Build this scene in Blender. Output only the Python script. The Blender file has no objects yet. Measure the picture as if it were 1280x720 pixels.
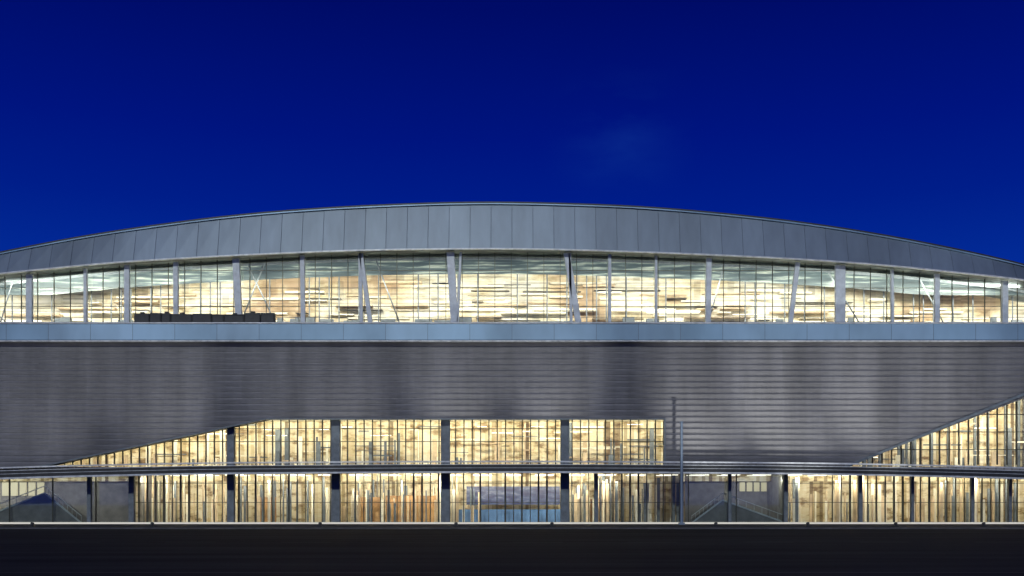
import bpy, math, random
from mathutils import Vector
random.seed(7)
scene=bpy.context.scene
D=130.0; F=1300.0; H=2.5
def X(px,Y=0): return (px-640)*(Y+D)/F
def Z(py,Y=0): return H+(630-py)*(Y+D)/F
def interp(pts,x):
    if x<=pts[0][0]:
        a,b=pts[0],pts[1]
    elif x>=pts[-1][0]:
        a,b=pts[-2],pts[-1]
    else:
        for i in range(len(pts)-1):
            if pts[i][0]<=x<=pts[i+1][0]:
                a,b=pts[i],pts[i+1];break
    return a[1]+(b[1]-a[1])*(x-a[0])/(b[0]-a[0])
def smooth(pts,x):
    if x<=pts[1][0] or x>=pts[-2][0]: return interp(pts,x)
    for i in range(1,len(pts)-2):
        if pts[i][0]<=x<=pts[i+1][0]:
            x0,y0=pts[i];x1,y1=pts[i+1]
            m0=(pts[i+1][1]-pts[i-1][1])/(pts[i+1][0]-pts[i-1][0])
            m1=(pts[i+2][1]-pts[i][1])/(pts[i+2][0]-pts[i][0])
            h=x1-x0;t=(x-x0)/h
            return (2*t**3-3*t*t+1)*y0+(t**3-2*t*t+t)*h*m0+(-2*t**3+3*t*t)*y1+(t**3-t*t)*h*m1
# ---------------- materials
class NT:
    def __init__(s,name):
        s.m=bpy.data.materials.new(name); s.m.use_nodes=True
        s.t=s.m.node_tree; s.n=s.t.nodes; s.l=s.t.links
        s.b=s.n["Principled BSDF"]; s.out=s.n["Material Output"]
        s.tc=s.n.new("ShaderNodeTexCoord")
    def map(s,scale,loc=(0,0,0)):
        mp=s.n.new("ShaderNodeMapping"); mp.inputs["Scale"].default_value=scale; mp.inputs["Location"].default_value=loc
        s.l.new(s.tc.outputs["Object"],mp.inputs[0]); return mp.outputs[0]
    def noise(s,scale,vec=(1,1,1),detail=4,rough=.55,loc=(0,0,0)):
        n=s.n.new("ShaderNodeTexNoise"); n.inputs["Scale"].default_value=scale; n.inputs["Detail"].default_value=detail; n.inputs["Roughness"].default_value=rough
        s.l.new(s.map(vec,loc),n.inputs["Vector"]); return n.outputs["Fac"]
    def ramp(s,fac,stops,const=False):
        r=s.n.new("ShaderNodeValToRGB"); e=r.color_ramp.elements
        if const: r.color_ramp.interpolation='CONSTANT'
        while len(e)<len(stops): e.new(0.5)
        for i,(p,c) in enumerate(stops):
            e[i].position=p; e[i].color=(c[0],c[1],c[2],1) if hasattr(c,'__len__') else (c,c,c,1)
        s.l.new(fac,r.inputs[0]); return r.outputs[0]
    def mix(s,a,b,fac,mode='MIX'):
        m=s.n.new("ShaderNodeMix"); m.data_type='RGBA'; m.blend_type=mode
        for i,v in ((6,a),(7,b),(0,fac)):
            if hasattr(v,'links'): s.l.new(v,m.inputs[i])
            elif i==0: m.inputs[0].default_value=v
            else: m.inputs[i].default_value=(*v,1)
        return m.outputs[2]
    def cell(s,w,axis=0,w2=None,axis2=2):
        sp=s.n.new("ShaderNodeSeparateXYZ"); s.l.new(s.tc.outputs["Object"],sp.inputs[0])
        def fl(ax,ww):
            d=s.n.new("ShaderNodeMath"); d.operation='DIVIDE'; d.inputs[1].default_value=ww; s.l.new(sp.outputs[ax],d.inputs[0])
            f=s.n.new("ShaderNodeMath"); f.operation='FLOOR'; s.l.new(d.outputs[0],f.inputs[0]); return f.outputs[0]
        c=s.n.new("ShaderNodeCombineXYZ"); s.l.new(fl(axis,w),c.inputs[0])
        if w2: s.l.new(fl(axis2,w2),c.inputs[1])
        wn=s.n.new("ShaderNodeTexWhiteNoise"); s.l.new(c.outputs[0],wn.inputs["Vector"]); return wn.outputs["Value"]
    def col(s,c): 
        if hasattr(c,'links'): s.l.new(c,s.b.inputs["Base Color"])
        else: s.b.inputs["Base Color"].default_value=(*c,1)
    def set(s,rough=.5,metal=0,spec=None):
        s.b.inputs["Roughness"].default_value=rough; s.b.inputs["Metallic"].default_value=metal
        if spec is not None: s.b.inputs["Specular IOR Level"].default_value=spec
    def bump(s,fac,st=.2,dist=.02):
        b=s.n.new("ShaderNodeBump"); b.inputs["Strength"].default_value=st; b.inputs["Distance"].default_value=dist
        s.l.new(fac,b.inputs["Height"]); s.l.new(b.outputs[0],s.b.inputs["Normal"])
def simple(name,c,rough=.5,metal=0,var=.25,scale=1.5):
    t=NT(name); n=t.noise(scale); d=tuple(v*(1-var) for v in c); u=tuple(min(1,v*(1+var)) for v in c)
    t.col(t.ramp(n,[(.3,d),(.7,u)])); t.set(rough,metal); return t.m
def emis(name,c,s,base=(.5,.5,.45)):
    t=NT(name); t.col(base); t.b.inputs["Emission Color"].default_value=(*c,1); t.b.inputs["Emission Strength"].default_value=s; return t.m
t=NT("fascia_metal"); c=t.cell(2.6); base=t.ramp(c,[(0,(.165,.215,.275)),(1,(.19,.245,.305))])
n=t.noise(.06,(1,1,.25),2); base=t.mix(base,t.ramp(n,[(.3,.72),(.7,1.3)]),1,'MULTIPLY'); n=t.noise(.9,(1,1,.2),4); base=t.mix(base,t.ramp(n,[(.3,.9),(.7,1.07)]),1,'MULTIPLY'); t.col(base); t.set(.42,.3); M_fascia=t.m
t=NT("cladding_metal"); c=t.cell(4.8,0,3.1,2); base=t.ramp(c,[(0,(.215,.215,.22)),(1,(.24,.24,.25))])
n=t.noise(.3,(1,1,.1),5); base=t.mix(base,t.ramp(n,[(.32,.78),(.68,1.18)]),1,'MULTIPLY'); 
n2=t.noise(3,(.25,1,2.5),3); base=t.mix(base,t.ramp(n2,[(.3,.85),(.7,1.1)]),1,'MULTIPLY')
t.col(base); t.set(.45,.25); M_clad=t.m
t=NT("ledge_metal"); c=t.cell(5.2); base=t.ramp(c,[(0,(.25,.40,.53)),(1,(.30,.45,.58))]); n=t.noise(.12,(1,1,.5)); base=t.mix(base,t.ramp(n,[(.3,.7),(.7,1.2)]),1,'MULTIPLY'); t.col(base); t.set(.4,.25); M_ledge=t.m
M_trim=simple("light_trim_metal",(.62,.65,.66),.4,.2)
M_dark=simple("dark_metal",(.03,.033,.035),.5,.2)
M_seam=simple("seam_metal",(.09,.11,.13),.5,.2)
M_mull=simple("mullion_metal",(.06,.065,.05),.4,.2)
M_col=simple("painted_steel_column",(.66,.72,.74),.45,0,.15)
M_col2=simple("dark_column",(.15,.18,.20),.45,.1)
M_roof=simple("roof_membrane",(.05,.055,.065),.7,0)
M_conc=simple("concrete",(.3,.3,.3),.8,0,.25,.8)
M_soffit=simple("soffit_panel",(.16,.17,.17),.6)
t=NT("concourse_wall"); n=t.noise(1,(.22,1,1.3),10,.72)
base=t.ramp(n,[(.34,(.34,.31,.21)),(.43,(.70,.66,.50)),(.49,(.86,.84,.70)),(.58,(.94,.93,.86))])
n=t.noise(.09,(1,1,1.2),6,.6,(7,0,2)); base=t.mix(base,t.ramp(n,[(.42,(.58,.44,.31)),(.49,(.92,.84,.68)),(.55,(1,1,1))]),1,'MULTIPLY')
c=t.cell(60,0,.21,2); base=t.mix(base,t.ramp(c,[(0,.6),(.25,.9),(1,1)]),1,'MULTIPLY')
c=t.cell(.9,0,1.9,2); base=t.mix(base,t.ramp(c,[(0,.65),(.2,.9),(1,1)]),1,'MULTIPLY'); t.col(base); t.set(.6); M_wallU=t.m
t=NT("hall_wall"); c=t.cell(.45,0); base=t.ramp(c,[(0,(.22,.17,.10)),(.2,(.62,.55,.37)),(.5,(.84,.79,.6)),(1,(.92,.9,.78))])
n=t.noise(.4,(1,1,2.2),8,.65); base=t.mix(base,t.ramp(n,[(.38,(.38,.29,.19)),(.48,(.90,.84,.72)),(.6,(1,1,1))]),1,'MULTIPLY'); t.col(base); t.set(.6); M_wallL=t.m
t=NT("ceiling_panel"); n=t.noise(1,(.2,1.5,3),6); base=t.ramp(n,[(.3,(.03,.045,.05)),(.52,(.06,.09,.10)),(.6,(.20,.25,.24)),(.7,(.42,.47,.42))]); t.col(base); t.set(.5); M_ceil=t.m
M_wood=simple("wood_panel",(.5,.3,.13),.5,0,.35,.8)
M_tan=simple("tan_panel",(.62,.50,.34),.6,0,.3,.8)
M_blue=simple("blue_wall",(.10,.2,.40),.4,0,.4,.6)
M_cream=simple("cream_paint",(.86,.83,.70),.6,0,.12)
M_floor=simple("hall_floor",(.3,.28,.25),.25)
M_lamp=emis("lamp_strip",(1,.96,.82),1.6); M_edge=emis("edge_glow",(1,.95,.8),.45); M_win=emis("window_glow",(1,.85,.45),.55)
t=NT("screen_glow"); n=t.noise(1.2,(.6,1,1.6),3); cc=t.ramp(n,[(.35,(.02,.04,.12)),(.55,(.12,.2,.36)),(.7,(.5,.58,.65))]); t.l.new(cc,t.b.inputs["Emission Color"]); t.b.inputs["Emission Strength"].default_value=.4; t.col((.05,.05,.08)); M_screen=t.m
def glass(name,refl,tint):
    m=bpy.data.materials.new(name); m.use_nodes=True; n=m.node_tree.nodes; l=m.node_tree.links; n.clear()
    o=n.new("ShaderNodeOutputMaterial"); mx=n.new("ShaderNodeMixShader"); tr=n.new("ShaderNodeBsdfTransparent"); g=n.new("ShaderNodeBsdfGlossy")
    tr.inputs[0].default_value=(*tint,1); g.inputs["Roughness"].default_value=.03; g.inputs[0].default_value=(.9,.95,1,1)
    fr=n.new("ShaderNodeFresnel"); fr.inputs[0].default_value=1.5; ma=n.new("ShaderNodeMath"); ma.operation='MULTIPLY_ADD'; ma.inputs[1].default_value=1; ma.inputs[2].default_value=refl
    l.new(fr.outputs[0],ma.inputs[0]); l.new(ma.outputs[0],mx.inputs[0]); l.new(tr.outputs[0],mx.inputs[1]); l.new(g.outputs[0],mx.inputs[2]); l.new(mx.outputs[0],o.inputs[0]); return m
M_glass=glass("curtain_glass",.02,(.95,.95,.91)); M_glassD=glass("dark_curtain_glass",.07,(.6,.65,.66))
t=NT("asphalt"); n=t.noise(6,detail=6); n2=t.noise(.12,(.3,3,1)); base=t.mix(t.ramp(n,[(.3,(.008,.008,.010)),(.7,(.016,.016,.020))]),t.ramp(n2,[(.35,.2),(.65,1.6)]),1,'MULTIPLY'); t.col(base); t.set(.85,0,.08); t.bump(n,.3,.01); M_asph=t.m
t=NT("pavement_slabs"); c=t.cell(1.2,0,1.2,1); t.col(t.ramp(c,[(0,(.03,.03,.032)),(1,(.055,.055,.057))])); t.set(.8,0,.12); M_pave=t.m
M_kerb=simple("kerb_concrete",(.08,.08,.09),.8)
M_paint=simple("road_paint",(.05,.05,.055),.8,0,.3,3)
t=NT("earth_ground"); t.col(t.ramp(t.noise(.05,detail=6),[(.3,(.012,.012,.012)),(.7,(.022,.022,.022))])); t.set(.95,0,.1); M_ground=t.m
# ---------------- mesh builder
class MB:
    def __init__(s): s.v=[];s.f=[]
    def quad(s,a,b,c,d):
        i=len(s.v); s.v+= [a,b,c,d]; s.f.append((i,i+1,i+2,i+3))
    def hexa(s,p):
        i=len(s.v); s.v+=p
        for q in ((0,3,2,1),(4,5,6,7),(0,1,5,4),(1,2,6,5),(2,3,7,6),(3,0,4,7)): s.f.append(tuple(i+k for k in q))
    def box(s,x0,x1,y0,y1,z0,z1):
        s.hexa([(x0,y0,z0),(x1,y0,z0),(x1,y1,z0),(x0,y1,z0),(x0,y0,z1),(x1,y0,z1),(x1,y1,z1),(x0,y1,z1)])
    def beam(s,p,q,w,d):
        p=Vector(p);q=Vector(q);dr=(q-p).normalized(); yv=Vector((0,1,0)); sv=dr.cross(yv).normalized()*w/2; yv=yv*d/2
        a=[p-sv-yv,p+sv-yv,p+sv+yv,p-sv+yv,q-sv-yv,q+sv-yv,q+sv+yv,q-sv+yv]; s.hexa([tuple(k) for k in a])
    def cyl(s,p,q,r0,r1=None,n=10):
        r1=r1 or r0; p=Vector(p);q=Vector(q);dr=(q-p).normalized(); u=dr.orthogonal().normalized(); w=dr.cross(u); i=len(s.v)
        for P,r in ((p,r0),(q,r1)):
            for k in range(n):
                a=2*math.pi*k/n; s.v.append(tuple(P+u*r*math.cos(a)+w*r*math.sin(a)))
        for k in range(n): s.f.append((i+k,i+(k+1)%n,i+n+(k+1)%n,i+n+k))
        s.f.append(tuple(i+k for k in range(n-1,-1,-1))); s.f.append(tuple(i+n+k for k in range(n)))
    def make(s,name,mat,parent=None,bevel=0):
        me=bpy.data.meshes.new(name); me.from_pydata(s.v,[],s.f); me.update(); me.materials.append(mat)
        o=bpy.data.objects.new(name,me); scene.collection.objects.link(o)
        if parent: o.parent=parent
        if bevel:
            b=o.modifiers.new("b",'BEVEL'); b.width=bevel; b.segments=2
        return o
def empty(name,loc=(0,0,0)):
    e=bpy.data.objects.new(name,None); e.location=loc; scene.collection.objects.link(e); return e
arena=empty("arena_building")
L0,R0=-160,1440
top=[(-160,356),(-50,327),(0,316),(100,297),(200,282),(300,270),(400,262),(500,257),(600,254.5),(700,256),(800,260),(900,268),(1000,279),(1100,294),(1200,313),(1280,331),(1440,372)]
bot=[(-160,360),(-50,346),(0,341),(100,331),(160,326),(300,318),(450,312),(600,310),(700,311),(800,314),(900,318),(1000,323),(1100,330),(1200,340),(1280,349),(1440,375)]
YT,YB=-.4,-1.5
fa=MB(); seam=MB(); rt=MB(); lt=MB(); rf=MB(); so=MB(); bk=MB(); bw=MB(); rr=MB()
def ftop(x):
    px=640+x*F/(D+YB); return Z(smooth(top,px),YT)
def fbot(x):
    px=640+x*F/(D+YB); return Z(smooth(bot,px),YB)
w=2.6; x=math.ceil(X(L0)/w)*w; xs=[]
while x<X(R0): xs.append(x); x+=w
XL,XR=xs[0],xs[-1]+w
GY=.6; zb=Z(403,GY)
for x in xs:
    a,b=x+.015,x+w-.015
    o=random.uniform(-.01,.01)
    fa.hexa([(a,YB+o,fbot(a)),(b,YB+o,fbot(b)),(b,YB+.15,fbot(b)),(a,YB+.15,fbot(a)),(a,YT+o,ftop(a)),(b,YT+o,ftop(b)),(b,YT+.15,ftop(b)),(a,YT+.15,ftop(a))])
    a,b=x,x+w
    seam.quad((a,YB+.12,fbot(a)),(b,YB+.12,fbot(b)),(b,YT+.12,ftop(b)),(a,YT+.12,ftop(a)))
    rt.hexa([(a,YT-.2,ftop(a)+.01),(b,YT-.2,ftop(b)+.01),(b,YT+.5,ftop(b)+.01),(a,YT+.5,ftop(a)+.01),(a,YT-.2,ftop(a)+.22),(b,YT-.2,ftop(b)+.22),(b,YT+.5,ftop(b)+.22),(a,YT+.5,ftop(a)+.22)])
    rr.hexa([(a,YT-.26,ftop(a)-.13),(b,YT-.26,ftop(b)-.13),(b,YT-.03,ftop(b)-.13),(a,YT-.03,ftop(a)-.13),(a,YT-.26,ftop(a)),(b,YT-.26,ftop(b)),(b,YT-.03,ftop(b)),(a,YT-.03,ftop(a))])
    lt.hexa([(a,YB-.08,fbot(a)-.16),(b,YB-.08,fbot(b)-.16),(b,YB+.3,fbot(b)-.16),(a,YB+.3,fbot(a)-.16),(a,YB-.08,fbot(a)-.01),(b,YB-.08,fbot(b)-.01),(b,YB+.3,fbot(b)-.01),(a,YB+.3,fbot(a)-.01)])
    so.quad((a,YB+.3,fbot(a)-.02),(b,YB+.3,fbot(b)-.02),(b,9,fbot(b)-.02),(a,9,fbot(a)-.02))
    hb=lambda q: max(zb+4.2,fbot(q)-1.9)
    if fbot(a)-.4>hb(a): bk.quad((a,4.5,hb(a)),(b,4.5,hb(b)),(b,4.5,fbot(b)-.03),(a,4.5,fbot(a)-.03))
    bw.quad((a,9,zb-1),(b,9,zb-1),(b,9,fbot(b)-.03),(a,9,fbot(a)-.03))
    for y0,y1,d0,d1 in ((YT+.5,25,.1,.6),(25,60,.6,0),(60,85,0,-1.5)):
        rf.quad((a,y0,ftop(a)+d0-.2),(b,y0,ftop(b)+d0-.2),(b,y1,ftop(b)+d1-.2),(a,y1,ftop(a)+d1-.2))
fa.make("roof_fascia",M_fascia,arena,.012); seam.make("fascia_seams",M_seam,arena); rt.make("roof_edge",M_dark,arena); rr.make("roof_rim",M_ledge,arena); lt.make("fascia_trim",M_trim,arena); rf.make("roof",M_roof,arena); so.make("upper_ceiling",M_ceil,arena)
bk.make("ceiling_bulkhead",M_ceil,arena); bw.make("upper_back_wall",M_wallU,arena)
j=MB()
for k in range(2):
    y=1.6+k*1.5
    for x in xs: 
        a,b=x,x+w; j.hexa([(a,y,fbot(a)-.35),(b,y,fbot(b)-.35),(b,y+.15,fbot(b)-.35),(a,y+.15,fbot(a)-.35),(a,y,fbot(a)-.03),(b,y,fbot(b)-.03),(b,y+.15,fbot(b)-.03),(a,y+.15,fbot(a)-.03)])
j.make("ceiling_joists",M_col2,arena)
g=MB(); mu=MB()
for x in xs: g.quad((x,GY,zb),(x+w,GY,zb),(x+w,GY,fbot(x+w)-.05),(x,GY,fbot(x)-.05))
g.make("upper_glass",M_glass,arena)
x=XL
while x<XR:
    mu.box(x-.035,x+.035,GY-.1,GY+.08,zb,fbot(x)-.03); x+=2.05
for py in (338,360,383):
    z=Z(py,GY)
    xx=[q for q in xs if fbot(q)-.2>z and fbot(q+w)-.2>z]
    if xx: mu.box(xx[0],xx[-1]+w,GY-.07,GY+.05,z-.035,z+.035)
mu.make("upper_mullions",M_mull,arena)
co=MB()
for pt,pb,wd in ((-60,-60,.7),(37,37,.75),(107,107,.4),(159,159,.65),(220,220,.6),(295,299,.85),(378,379,.55),(451,463,.55),(450,452,.4),(563,568,.95),(576,572,.3),(708,723,.75),(712,714,.35),(762,762,.4),(820,820,.3),(886,885,.65),(997,988,.55),(1050,1050,1.25),(1115,1115,.3),(1171,1171,.6),(1256,1256,.7),(1340,1340,.7)):
    y=-.15
    xt,xb=X(pt,y),X(pb,y); co.beam((xb,y,Z(403,y)),(xt,y,fbot(xt)-.17),wd,.5)
co.make("upper_columns",M_col,arena,.04)
st=MB()
for pt,pb in ((310,345),(330,300),(470,500),(1035,1075),(905,885),(15,0),(-40,10),(1150,1180)):
    y=2.6; xt,xb=X(pt,y),X(pb,y); st.cyl((xb,y,Z(405,y)),(xt,y,fbot(xt)-.4),.09)
st.make("diagonal_struts",M_col2,arena)
b=MB(); b.box(XL,XR,0,12,zb-.7,zb-.05); b.make("upper_floor_slab",M_conc,arena)
bb=[MB(),MB(),MB(),MB()]
for k in range(17):
    z=zb+.4+k*.5
    x=XL
    while x<XR:
        l=random.uniform(1.5,9)
        zz=z+random.uniform(-.1,.25)
        m=random.choices(bb,[5,3,2,2])[0]; th={0:.2,1:.2,2:.05,3:.09}[bb.index(m)]
        if zz<min(fbot(x),fbot(x+l))-2.1 and random.random()<.62: m.box(x,min(XR,x+l),7.4+random.uniform(0,1.2),8.85,zz,zz+th*random.uniform(.6,1.5))
        x+=l+random.uniform(.4,3)
for m,nm,mt in zip(bb,("concourse_tiers","concourse_rails","tier_dark_rails","strip_lamps"),(M_cream,M_tan,M_mull,M_lamp)): m.make(nm,mt,arena)  # third group: thin rails of dark metal among the tiers
b=MB(); x=XL+2
while x<XR:
    b.cyl((x,6.5,zb),(x,6.5,fbot(x)-.1),.09,.09,8); x+=random.choice([1.3,2.6,2.6,5.2])
b.make("concourse_posts",M_col2,arena)
b=MB()
for i in range(55):
    x=random.uniform(XL,XR); hh=random.uniform(.4,1.5); ww=random.uniform(.4,3.0); y=random.uniform(4,6)
    b.box(x,x+ww,y,y+.4,zb,zb+hh)
b.make("concourse_kiosks",M_col2,arena,.05)
b=MB(); b.box(XL,XR,3.0,3.06,zb+1.05,zb+1.12); b.make("concourse_handrail",M_mull,arena)
b=MB(); b.box(XL,XR,-1.7,.35,Z(425,-1.7),Z(404.5,-1.7)); b.make("ledge",M_ledge,arena,.05)
b=MB()
x=XL+5.2
while x<XR: b.box(x-.02,x+.02,-1.71,-1.69,Z(424.8,-1.7),Z(404.8,-1.7)); x+=5.2
b.make("ledge_joints",M_seam,arena)
b=MB(); b.box(XL,XR,-1.85,-1.2,Z(404.3,-1.85),Z(402.8,-1.85)); b.box(XL,XR,-1.8,-1.2,Z(426.8,-1.8),Z(425.3,-1.8)); b.make("ledge_trim",M_trim,arena,.02)
# ribbed cladding
z523,CY=Z(523,-.9),-.9
def pyof(z): return 630-(z-H)*F/(D+CY)
def xLd(z): return X(65+(580-pyof(z))*(330-65)/(580-524),CY)
def xRt(z): return min(X(1440,CY),X(1060+(582-pyof(z))/.3818,CY))
x832=X(832,CY); XLc=XL; zc0=Z(584,CY); zc1=Z(427,CY)
prof=[]; z=zc0; P=.72
while z<zc1:
    prof+= [(z,-.83),(z+.40,-.92),(z+.56,-.80),(z+.60,-.74),(z+.68,-.74)]; z+=P
prof=[p for p in prof if p[0]<=zc1]
out=[]
for i,p in enumerate(prof):
    if i and prof[i-1][0]<z523<p[0]:
        tt=(z523-prof[i-1][0])/(p[0]-prof[i-1][0]); out.append((z523,prof[i-1][1]+tt*(p[1]-prof[i-1][1])))
    out.append(p)
prof=out
cl=MB()
def strip(a0,a1,b0,b1,p,q): cl.quad((a0,p[1],p[0]),(a1,p[1],p[0]),(b1,q[1],q[0]),(b0,q[1],q[0]))
for i in range(len(prof)-1):
    p,q=prof[i],prof[i+1]
    if p[0]>=z523-1e-6: strip(XLc,xRt(p[0]),XLc,xRt(q[0]),p,q)
    else:
        strip(XLc,xLd(p[0]),XLc,xLd(q[0]),p,q); strip(x832,xRt(p[0]),x832,xRt(q[0]),p,q)
cl.make("ribbed_cladding",M_clad,arena)
r=MB(); Yi=1.4
xa=xLd(z523)
r.quad((xa,-.66,z523),(x832,-.66,z523),(x832,Yi,z523),(xa,Yi,z523))
r.quad((xLd(zc0),-.66,zc0),(xa,-.66,z523),(xa,Yi,z523),(xLd(zc0),Yi,zc0))
r.quad((x832,-.66,zc0),(x832,-.66,z523),(x832,Yi,z523),(x832,Yi,zc0))
r.quad((xRt(zc0),-.66,zc0),(xRt(zc1),-.66,zc1),(xRt(zc1),Yi,zc1),(xRt(zc0),Yi,zc0))
r.quad((x832,1.3,zc0),(xRt(zc0),1.3,zc0),(xRt(zc1),1.3,zc1),(x832,1.3,zc1))
r.quad((XL,1.3,zc0),(xLd(zc0),1.3,zc0),(xa,1.3,z523),(XL,1.3,z523))
r.make("cladding_soffit",M_soffit,arena)
e=MB()
e.beam((xRt(zc0)+.1,-.85,zc0),(xRt(zc1)+.1,-.85,zc1),.3,.5)
e.beam((xLd(zc0)+.1,-.85,zc0),(xa+.1,-.85,z523),.18,.45)
e.box(xa,x832,-1.05,-.6,z523-.16,z523-.005)
e.box(x832-.22,x832-.01,-1.05,-.6,zc0,z523-.2)
e.make("cladding_edge_trim",M_col2,arena)
MY=1.5; zs=Z(581,MY)
g=MB(); g.quad((XL,MY,zs),(X(845,MY),MY,zs),(X(845,MY),MY,z523+.2),(XL,MY,z523+.2))
g.quad((X(1030,MY),MY,zs),(XR,MY,zs),(XR,MY,Z(430)),(X(1030,MY),MY,Z(430))); g.make("middle_glass",M_glass,arena)
mu=MB(); px=60
while px<1440:
    if not (840<px<1035):
        x=X(px,MY); zt=z523 if px<845 else min(Z(430),Z(582-(px-1030)*.3818)+1)
        mu.box(x-.07,x+.07,MY-.12,MY+.1,zs,zt)
    px+=10.4 if px<840 else 12
for py in (536,552):
    z=Z(py,MY); mu.box(X(60,MY),X(832,MY),MY-.09,MY+.07,z-.045,z+.045)
for py in (562,540,518,496,474):
    z=Z(py,MY); mu.box(X(1060+(575-py)/.3818-10,MY),XR,MY-.09,MY+.07,z-.05,z+.05)
mu.make("middle_mullions",M_mull,arena)
co=MB()
for px,wd in ((-100,1),(289,.9),(420,1.1),(557,1.15),(706,1.1)):
    y=.7; x=X(px,y); co.box(x-wd/2,x+wd/2,y-.4,y+.4,0,z523-.02)
for px,wd in ((112,.5),(165,.7),(745,.5),(912,.4),(982,.5),(1075,.5),(1140,.4),(1215,.4),(1262,.4)):
    y=.9; x=X(px,y); co.box(x-wd/2,x+wd/2,y-.3,y+.3,0,Z(592,y))
co.make("lower_columns",M_col2,arena,.04)
b=MB(); b.cyl((X(852,-3.9),-3.9,0),(X(852,-3.9),-3.9,Z(528,-3.9)),.2,.16,14); b.box(X(852,-3.9)-.35,X(852,-3.9)+.35,-4.25,-3.55,0,.25); b.cyl((X(852,-3.9),-3.9,Z(528,-3.9)),(X(852,-3.9),-3.9,Z(527,-3.9)),.24); b.make("steel_mast",M_fascia,None)
b=MB(); b.box(XL,XR,8,8.3,5.5,24); b.make("middle_back_wall",M_wallL,arena)
b=MB(); b.box(XL,XR,1.6,8,6.6,7.2); b.make("middle_floor_slab",M_conc,arena)
b=MB(); b.box(XL,X(845),1.62,8,z523+.3,z523+.6); b.box(X(1030),XR,1.62,8,Z(430),Z(428)); b.make("middle_ceiling",M_cream,arena)
bb=[MB(),MB(),MB()]
for i in range(110):
    x=random.uniform(XL,XR); ww=random.uniform(.1,.7); y=random.uniform(4,7); random.choice(bb).box(x,x+ww,y,y+.3,7.2,7.2+random.uniform(1.0,6.0))
for i in range(120):
    x=random.uniform(XL,XR); ww=random.uniform(.8,6); y=random.uniform(5,7.5); z=random.uniform(8.0,13); random.choice(bb).box(x,x+ww,y,y+.2,z,z+random.uniform(.06,.2))
for m,nm,mt in zip(bb,("middle_partitions","middle_shelves","middle_dark_rails"),(M_tan,M_cream,M_col2)): m.make(nm,mt,arena)
b=MB()
for i in range(26):
    x=random.uniform(X(1050),XR); y=random.uniform(4,7.5); b.box(x,x+.3,y,y+.3,7.2,20)
b.make("atrium_posts",M_col2,arena)
b=MB()
for i in range(26):
    x=random.uniform(X(70),X(820)) if i<16 else random.uniform(X(1080),XR); l=random.uniform(1,4); z=random.uniform(11,12.9) if i<16 else random.uniform(8.5,14); b.box(x,x+l,6.2,6.35,z,z+.1)
b.make("middle_strip_lamps",M_lamp,arena)
# walkway
line=[(-160,590),(0,584),(150,580),(300,577.5),(640,576),(950,577.5),(1120,580),(1280,584),(1440,590)]
cn=MB(); ct=MB(); cb=MB()
seg=[L0+i*20 for i in range(81)]
Yc=-3.4
def band(m,dy0,dy1,ya,yb):
    for a,b_ in zip(seg,seg[1:]):
        xa_,xb_=X(a,Yc),X(b_,Yc); la,lb=smooth(line,a),smooth(line,b_)
        za0,za1=Z(la+dy0,Yc),Z(la+dy1,Yc); zb0,zb1=Z(lb+dy0,Yc),Z(lb+dy1,Yc)
        m.hexa([(xa_,ya,za1),(xb_,ya,zb1),(xb_,yb,zb1),(xa_,yb,za1),(xa_,ya,za0),(xb_,ya,zb0),(xb_,yb,zb0),(xa_,yb,za0)])
band(ct,0,1.8,Yc-.15,Yc+.1); band(cn,5,13,Yc,1.45); band(cb,13.1,15.2,Yc-.12,Yc+.5)
band(cb,4.2,4.95,Yc-.05,Yc+.5); band(cb,8.5,9.0,Yc-.05,Yc-.003)
for i in range(160):
    px=L0+5+i*10; z=smooth(line,px); x=X(px,Yc); cn.box(x-.03,x+.03,Yc-.02,Yc+.02,Z(z+5,Yc),Z(z+1.6,Yc))
cn.make("walkway_slab",M_dark,arena); ct.make("walkway_handrail",M_trim,arena); cb.make("walkway_edge",M_trim,arena)
LY=2.0
zl=Z(592,LY)+.2
def gl(a,b_,mat,nm):
    g=MB(); g.quad((X(a,LY),LY,.1),(X(b_,LY),LY,.1),(X(b_,LY),LY,zl),(X(a,LY),LY,zl)); g.make(nm,mat,arena)
gl(-160,165,M_glassD,"lower_glass_a"); gl(165,856,M_glass,"lower_glass_b"); gl(856,984,M_glassD,"lower_glass_c"); gl(984,1440,M_glass,"lower_glass_d")
mu=MB(); px=-150
while px<1440:
    if px<165 : st_=54
    elif 856<px<984: st_=60
    elif px>=984: st_=11
    else: st_=10.4
    x=X(px,LY); wd=.05 if st_>20 else random.choice([.045,.06,.11]); mu.box(x-wd,x+wd,LY-.12,LY+.1,0,zl); px+=st_
for py in (604,628): 
    z=Z(py,LY); mu.box(X(165,LY),X(856,LY),LY-.09,LY+.07,z-.035,z+.035); mu.box(X(984,LY),X(1440,LY),LY-.09,LY+.07,z-.035,z+.035)
mu.box(XL,XR,LY-.15,LY+.1,0,.22)
mu.make("lower_mullions",M_mull,arena)
b=MB(); b.box(XL,XR,-1.0,1.8,0,.15); b.make("plinth",M_kerb,arena)
b=MB(); b.box(XL,XR,-1.06,-1.003,.02,.24); b.make("plinth_glow_strip",M_edge,arena)  # glowing strip added to stand for light spill along the forecourt
b=MB()
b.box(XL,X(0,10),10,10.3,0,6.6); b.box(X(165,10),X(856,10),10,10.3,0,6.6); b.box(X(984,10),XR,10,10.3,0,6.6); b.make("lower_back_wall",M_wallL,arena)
b=MB(); b.box(X(0,10),X(165,10),10,10.3,0,6.6); b.box(X(856,10),X(984,10),10,10.3,0,6.6); b.box(X(165),X(165)+.2,2.1,10,0,6.5); b.box(X(856),X(856)+.2,2.1,10,0,6.5); b.box(X(984),X(984)+.2,2.1,10,0,6.5); b.make("grey_partition",M_conc,arena)
b=MB(); b.box(XL,XR,1.85,10,.0,.06); b.make("lower_floor",M_floor,arena)
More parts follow.
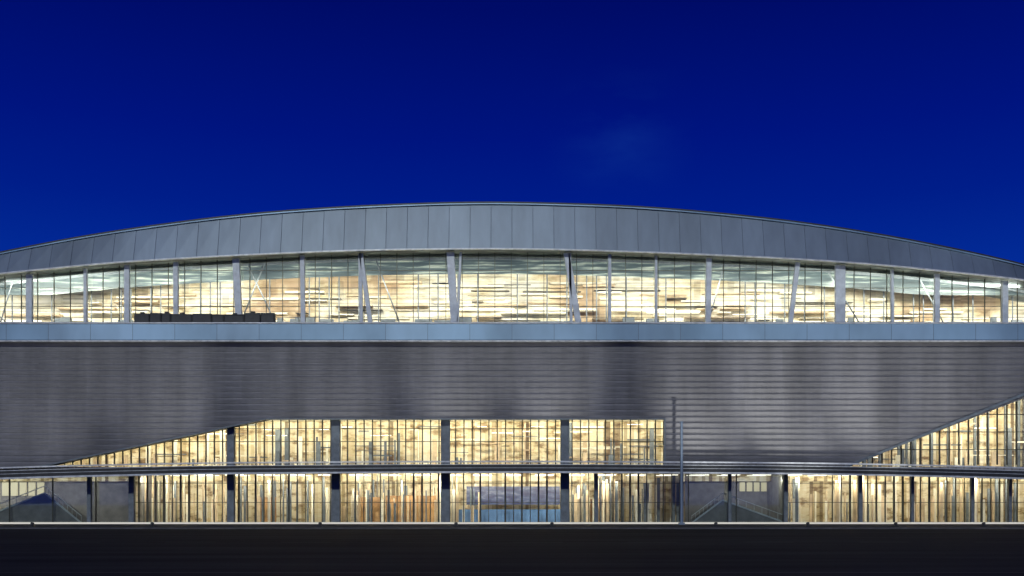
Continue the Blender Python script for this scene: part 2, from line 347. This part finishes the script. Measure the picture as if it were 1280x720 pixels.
b=MB(); b.box(X(443,6),X(475,6),6,6.3,.06,3.4); b.box(X(482,6),X(545,6),6,6.3,.06,3.6); b.box(X(320,7),X(345,7),7,7.2,.06,3.4); b.box(X(720,7),X(760,7),7,7.2,.06,3.2); b.make("timber_reception_wall",M_wood,arena)
b=MB(); b.box(X(583,6),X(700,6),6,6.2,2.4,4.8); b.make("video_wall",M_screen,arena)
b=MB(); b.box(X(570,5),X(712,5),5.2,5.6,.06,1.8); b.make("blue_counter",M_blue,arena)
b=MB()
for k in range(5):
    x=X(2+k*11,9.6); b.box(x,x+.9,9.7,9.9,3.6,5.4)
for k in range(4):
    x=X(925+k*9,9.6); b.box(x,x+.7,9.7,9.9,4.2,5.4)
b.make("small_windows",M_win,arena)
bb=[MB(),MB(),MB()]
for i in range(340):
    px=random.choice([random.uniform(170,440),random.uniform(985,1430),random.uniform(985,1430),random.uniform(712,850),random.uniform(440,600)])
    y=random.uniform(3,8); x=X(px,y); ww=random.uniform(.07,.42); random.choice(bb).box(x,x+ww,y,y+.25,.06,random.uniform(2.2,6.4))
for m,nm,mt in zip(bb,("lower_fins_dark","lower_fins_cream","lower_fins_tan"),(M_col2,M_cream,M_tan)): m.make(nm,mt,arena)
b=MB()
for k in range(40):
    x=XL+4*k+1; b.box(x,x+2.4,4,4.15,6.2,6.3); b.box(x,x+2.4,7,7.15,6.2,6.3)
b.make("ceiling_lamps",M_lamp,arena)
def stair(pxc,pl,pr,zt):
    s=empty("staircase",(X(pxc,0),0,0)); ox=X(pxc,0)
    b=MB(); rl=MB(); ck=MB()
    for pe in (pl,pr):
        x1=X(pe,4)-ox; n=int(zt/.17)
        for i in range(n):
            a=x1*i/n; c=x1*(i+1)/n; z=zt*(1-i/n); b.box(min(a,c),max(a,c),2.6,6,max(0.06,z-.6),z)
        rl.beam((0,2.4,zt+1.0),(x1,2.4,1.0),.09,.09); rl.beam((0,2.4,zt+.1),(x1,2.4,.1),.2,.12)
        ck.hexa([(0,2.47,.07),(x1,2.47,.07),(x1,2.57,.07),(0,2.57,.07),(0,2.47,zt),(x1,2.47,.1),(x1,2.57,.1),(0,2.57,zt)])
        for i in range(9): rl.box(x1*i/8-.02,x1*i/8+.02,2.37,2.43,zt*(1-i/8),zt*(1-i/8)+1)
    b.box(-.6,.6,2.62,6,.06,zt-.3)
    b.make("steps",M_conc,s); rl.make("handrails",M_col,s); ck.make("cheek_walls",M_conc,s)
stair(908,862,978,2.9); stair(45,-30,108,3.8)
b=MB(); b.quad((XL,-.6,0),(XL,85,0),(XL,85,ftop(XL)-1.8),(XL,-.6,ftop(XL)-.2)); b.quad((XR,-.6,0),(XR,85,0),(XR,85,ftop(XR)-1.8),(XR,-.6,ftop(XR)-.2)); b.quad((XL,85,0),(XR,85,0),(XR,85,25),(XL,85,25)); b.box(XL,XR,12,12.3,0,25); b.make("end_walls",M_clad,arena)
eq=empty("rooftop_equipment",(X(260),-.9,Z(404.3,-1.85)))
b=MB(); x=X(172)-X(260)
while x<X(345)-X(260):
    l=random.uniform(1.0,2.6); h=random.uniform(1.15,1.5); b.box(x,x+l,-.35,.35,.02,h); b.box(x+.1,x+l-.1,-.4,-.34,.15,h-.15)
    if random.random()<.5: b.cyl((x+l/2,0,h),(x+l/2,0,h+.22),.3)
    x+=l+.06
b.make("housings",M_dark,eq,.03); b=MB(); b.box(X(172)-X(260),X(350)-X(260),-.45,-.41,1.15,1.22); b.make("guard_rail",M_dark,eq)
# ---------------- ground
def sheet(name,x0,x1,y0,y1,z,mat):
    b=MB(); b.quad((x0,y0,z),(x1,y0,z),(x1,y1,z),(x0,y1,z)); return b.make(name,mat)
sheet("ground",-3000,3000,-3000,3000,-.15,M_ground)
b=MB(); b.box(-200,200,-20,95,-.145,-.004); b.make("forecourt_pavement",M_pave)
b=MB(); b.box(-200,200,-20.35,-20.003,-.145,.01); b.make("kerb",M_kerb,None,.03)
sheet("road",-400,400,-125,-20.3,-.14,M_asph)
b=MB()
for i in range(-30,30): b.quad((i*8,-58.1,-.136),(i*8+3.5,-58.1,-.136),(i*8+3.5,-57.9,-.136),(i*8,-57.9,-.136))
for y in (-21.6,-90): b.quad((-300,y,-.136),(300,y,-.136),(300,y+.15,-.136),(-300,y+.15,-.136))
b.make("road_markings",M_paint)
def spot(px,py,energy,size,tx=None,y=-16):  # uplight and housing put in to make light pools on the cladding
    f=empty("added_uplight",(X(px,y),y,0)); b=MB(); b.box(-.25,.25,-.2,.2,-.004,.08); b.cyl((0,-.05,.1),(0,.1,.42),.16,.2,14); b.make("housing",M_dark,f)
    ld=bpy.data.lights.new("uplight_spot",'SPOT'); ld.energy=energy; ld.spot_size=math.radians(size); ld.spot_blend=1; ld.shadow_soft_size=.6; ld.color=(1,.99,.96)
    o=bpy.data.objects.new("uplight_spot",ld); scene.collection.objects.link(o); o.parent=f; o.location=(0,.1,.55)
    tgt=Vector((X(tx or px,0),-.9,Z(py,0))); src=Vector((X(px,y),y+.1,.55)); o.rotation_euler=(tgt-src).to_track_quat('-Z','Y').to_euler()
for px,py,e_,s_ in ((40,450,4500,62),(190,460,6500,50),(400,450,5000,60),(570,460,8000,42),(690,460,8000,42),(895,480,11500,56),(1010,490,12500,56),(1120,480,10500,54),(1230,450,8500,56)):
    spot(px,py,e_,s_)
def area(px,Y,Zz,sx,sy,power,col,tilt):
    ld=bpy.data.lights.new("interior_lamp",'AREA'); ld.shape='RECTANGLE'; ld.size=sx; ld.size_y=sy; ld.energy=power; ld.color=col
    o=bpy.data.objects.new("interior_lamp",ld); scene.collection.objects.link(o); o.parent=arena; o.location=(X(px,Y),Y,Zz); o.rotation_euler=(math.radians(90-tilt),0,0)
for i in range(10):
    px=-80+i*160
    zt=fbot(X(px))-1.2
    area(px,1.4,min(zt,zb+5),15,.6,(1800 if i in(0,1,2,3,8) else 1450)*random.uniform(.85,1.2),(1,.96,.83),8)
    area(px,1.8,12.6,15,.5,random.uniform(750,1000),(1,.91,.69),12)
    if not(0<px<160 or 860<px<980): area(px,2.4,5.6,15,.5,random.uniform(850,1150),(1,.91,.69),12)
area(1240,1.8,16,16,.5,1200,(1,.91,.69),5)
area(80,2.4,5.9,10,.5,330,(1,.95,.85),10); area(920,2.4,5.9,9,.5,300,(1,.95,.85),10)
sd=bpy.data.lights.new("front_fill",'SUN'); sd.energy=1.15; sd.angle=math.radians(2); sd.color=(.95,1,.98)  # frontal fill added in place of the street-light wash on the facade
so_=bpy.data.objects.new("front_fill",sd); scene.collection.objects.link(so_); dirv=Vector((.15,1,-.5)); so_.rotation_euler=dirv.to_track_quat('-Z','Y').to_euler()
# world
W=bpy.data.worlds.new("World"); scene.world=W; W.use_nodes=True; n=W.node_tree.nodes; l=W.node_tree.links
bg=n["Background"]; tc=n.new("ShaderNodeTexCoord"); sp=n.new("ShaderNodeSeparateXYZ"); l.new(tc.outputs["Generated"],sp.inputs[0])
r=n.new("ShaderNodeValToRGB"); e=r.color_ramp.elements; e[0].position=0; e[0].color=(.003,.045,.36,1); e[1].position=1; e[1].color=(.0,.002,.07,1)
for p,c in ((.2,(.0008,.025,.31)),(.27,(.0,.0125,.25)),(.33,(.0,.007,.21)),(.43,(.0,.0035,.135))):
    k=e.new(p); k.color=(*c,1)
l.new(sp.outputs[2],r.inputs[0])
no=n.new("ShaderNodeTexNoise"); no.inputs["Scale"].default_value=9; no.inputs["Detail"].default_value=7; mp=n.new("ShaderNodeMapping"); mp.inputs["Scale"].default_value=(1,1,2.6); l.new(tc.outputs["Generated"],mp.inputs[0]); l.new(mp.outputs[0],no.inputs[0])
def add(a,b,mode='ADD'):
    m=n.new("ShaderNodeMix"); m.data_type='RGBA'; m.blend_type=mode; m.inputs[0].default_value=1; l.new(a,m.inputs[6]); l.new(b,m.inputs[7]); return m.outputs[2]
vd=n.new("ShaderNodeVectorMath"); vd.operation='DISTANCE'; l.new(tc.outputs["Generated"],vd.inputs[0]); vd.inputs[1].default_value=tuple(Vector((135,1300,462)).normalized())
r4=n.new("ShaderNodeValToRGB"); r4.color_ramp.interpolation='EASE'; r4.color_ramp.elements[0].color=(1,1,1,1); r4.color_ramp.elements[1].position=.08; r4.color_ramp.elements[1].color=(0,0,0,1); l.new(vd.outputs["Value"],r4.inputs[0])
r2=n.new("ShaderNodeValToRGB"); r2.color_ramp.elements[0].position=.42; r2.color_ramp.elements[0].color=(0,0,0,1); r2.color_ramp.elements[1].position=.78; r2.color_ramp.elements[1].color=(.003,.015,.042,1); l.new(no.outputs[0],r2.inputs[0])
l.new(add(r.outputs[0],add(r2.outputs[0],r4.outputs[0],'MULTIPLY')),bg.inputs[0]); bg.inputs[1].default_value=1
scene.view_settings.view_transform='Standard'; scene.view_settings.look='None'; scene.view_settings.exposure=0
cd=bpy.data.cameras.new("camera"); cam=bpy.data.objects.new("camera",cd); scene.collection.objects.link(cam); scene.camera=cam
cd.sensor_width=36; cd.lens=F/1280*36; cd.shift_y=270/1280; cd.clip_end=6000; cam.location=(0,-D,H); cam.rotation_euler=(math.radians(90),0,0)
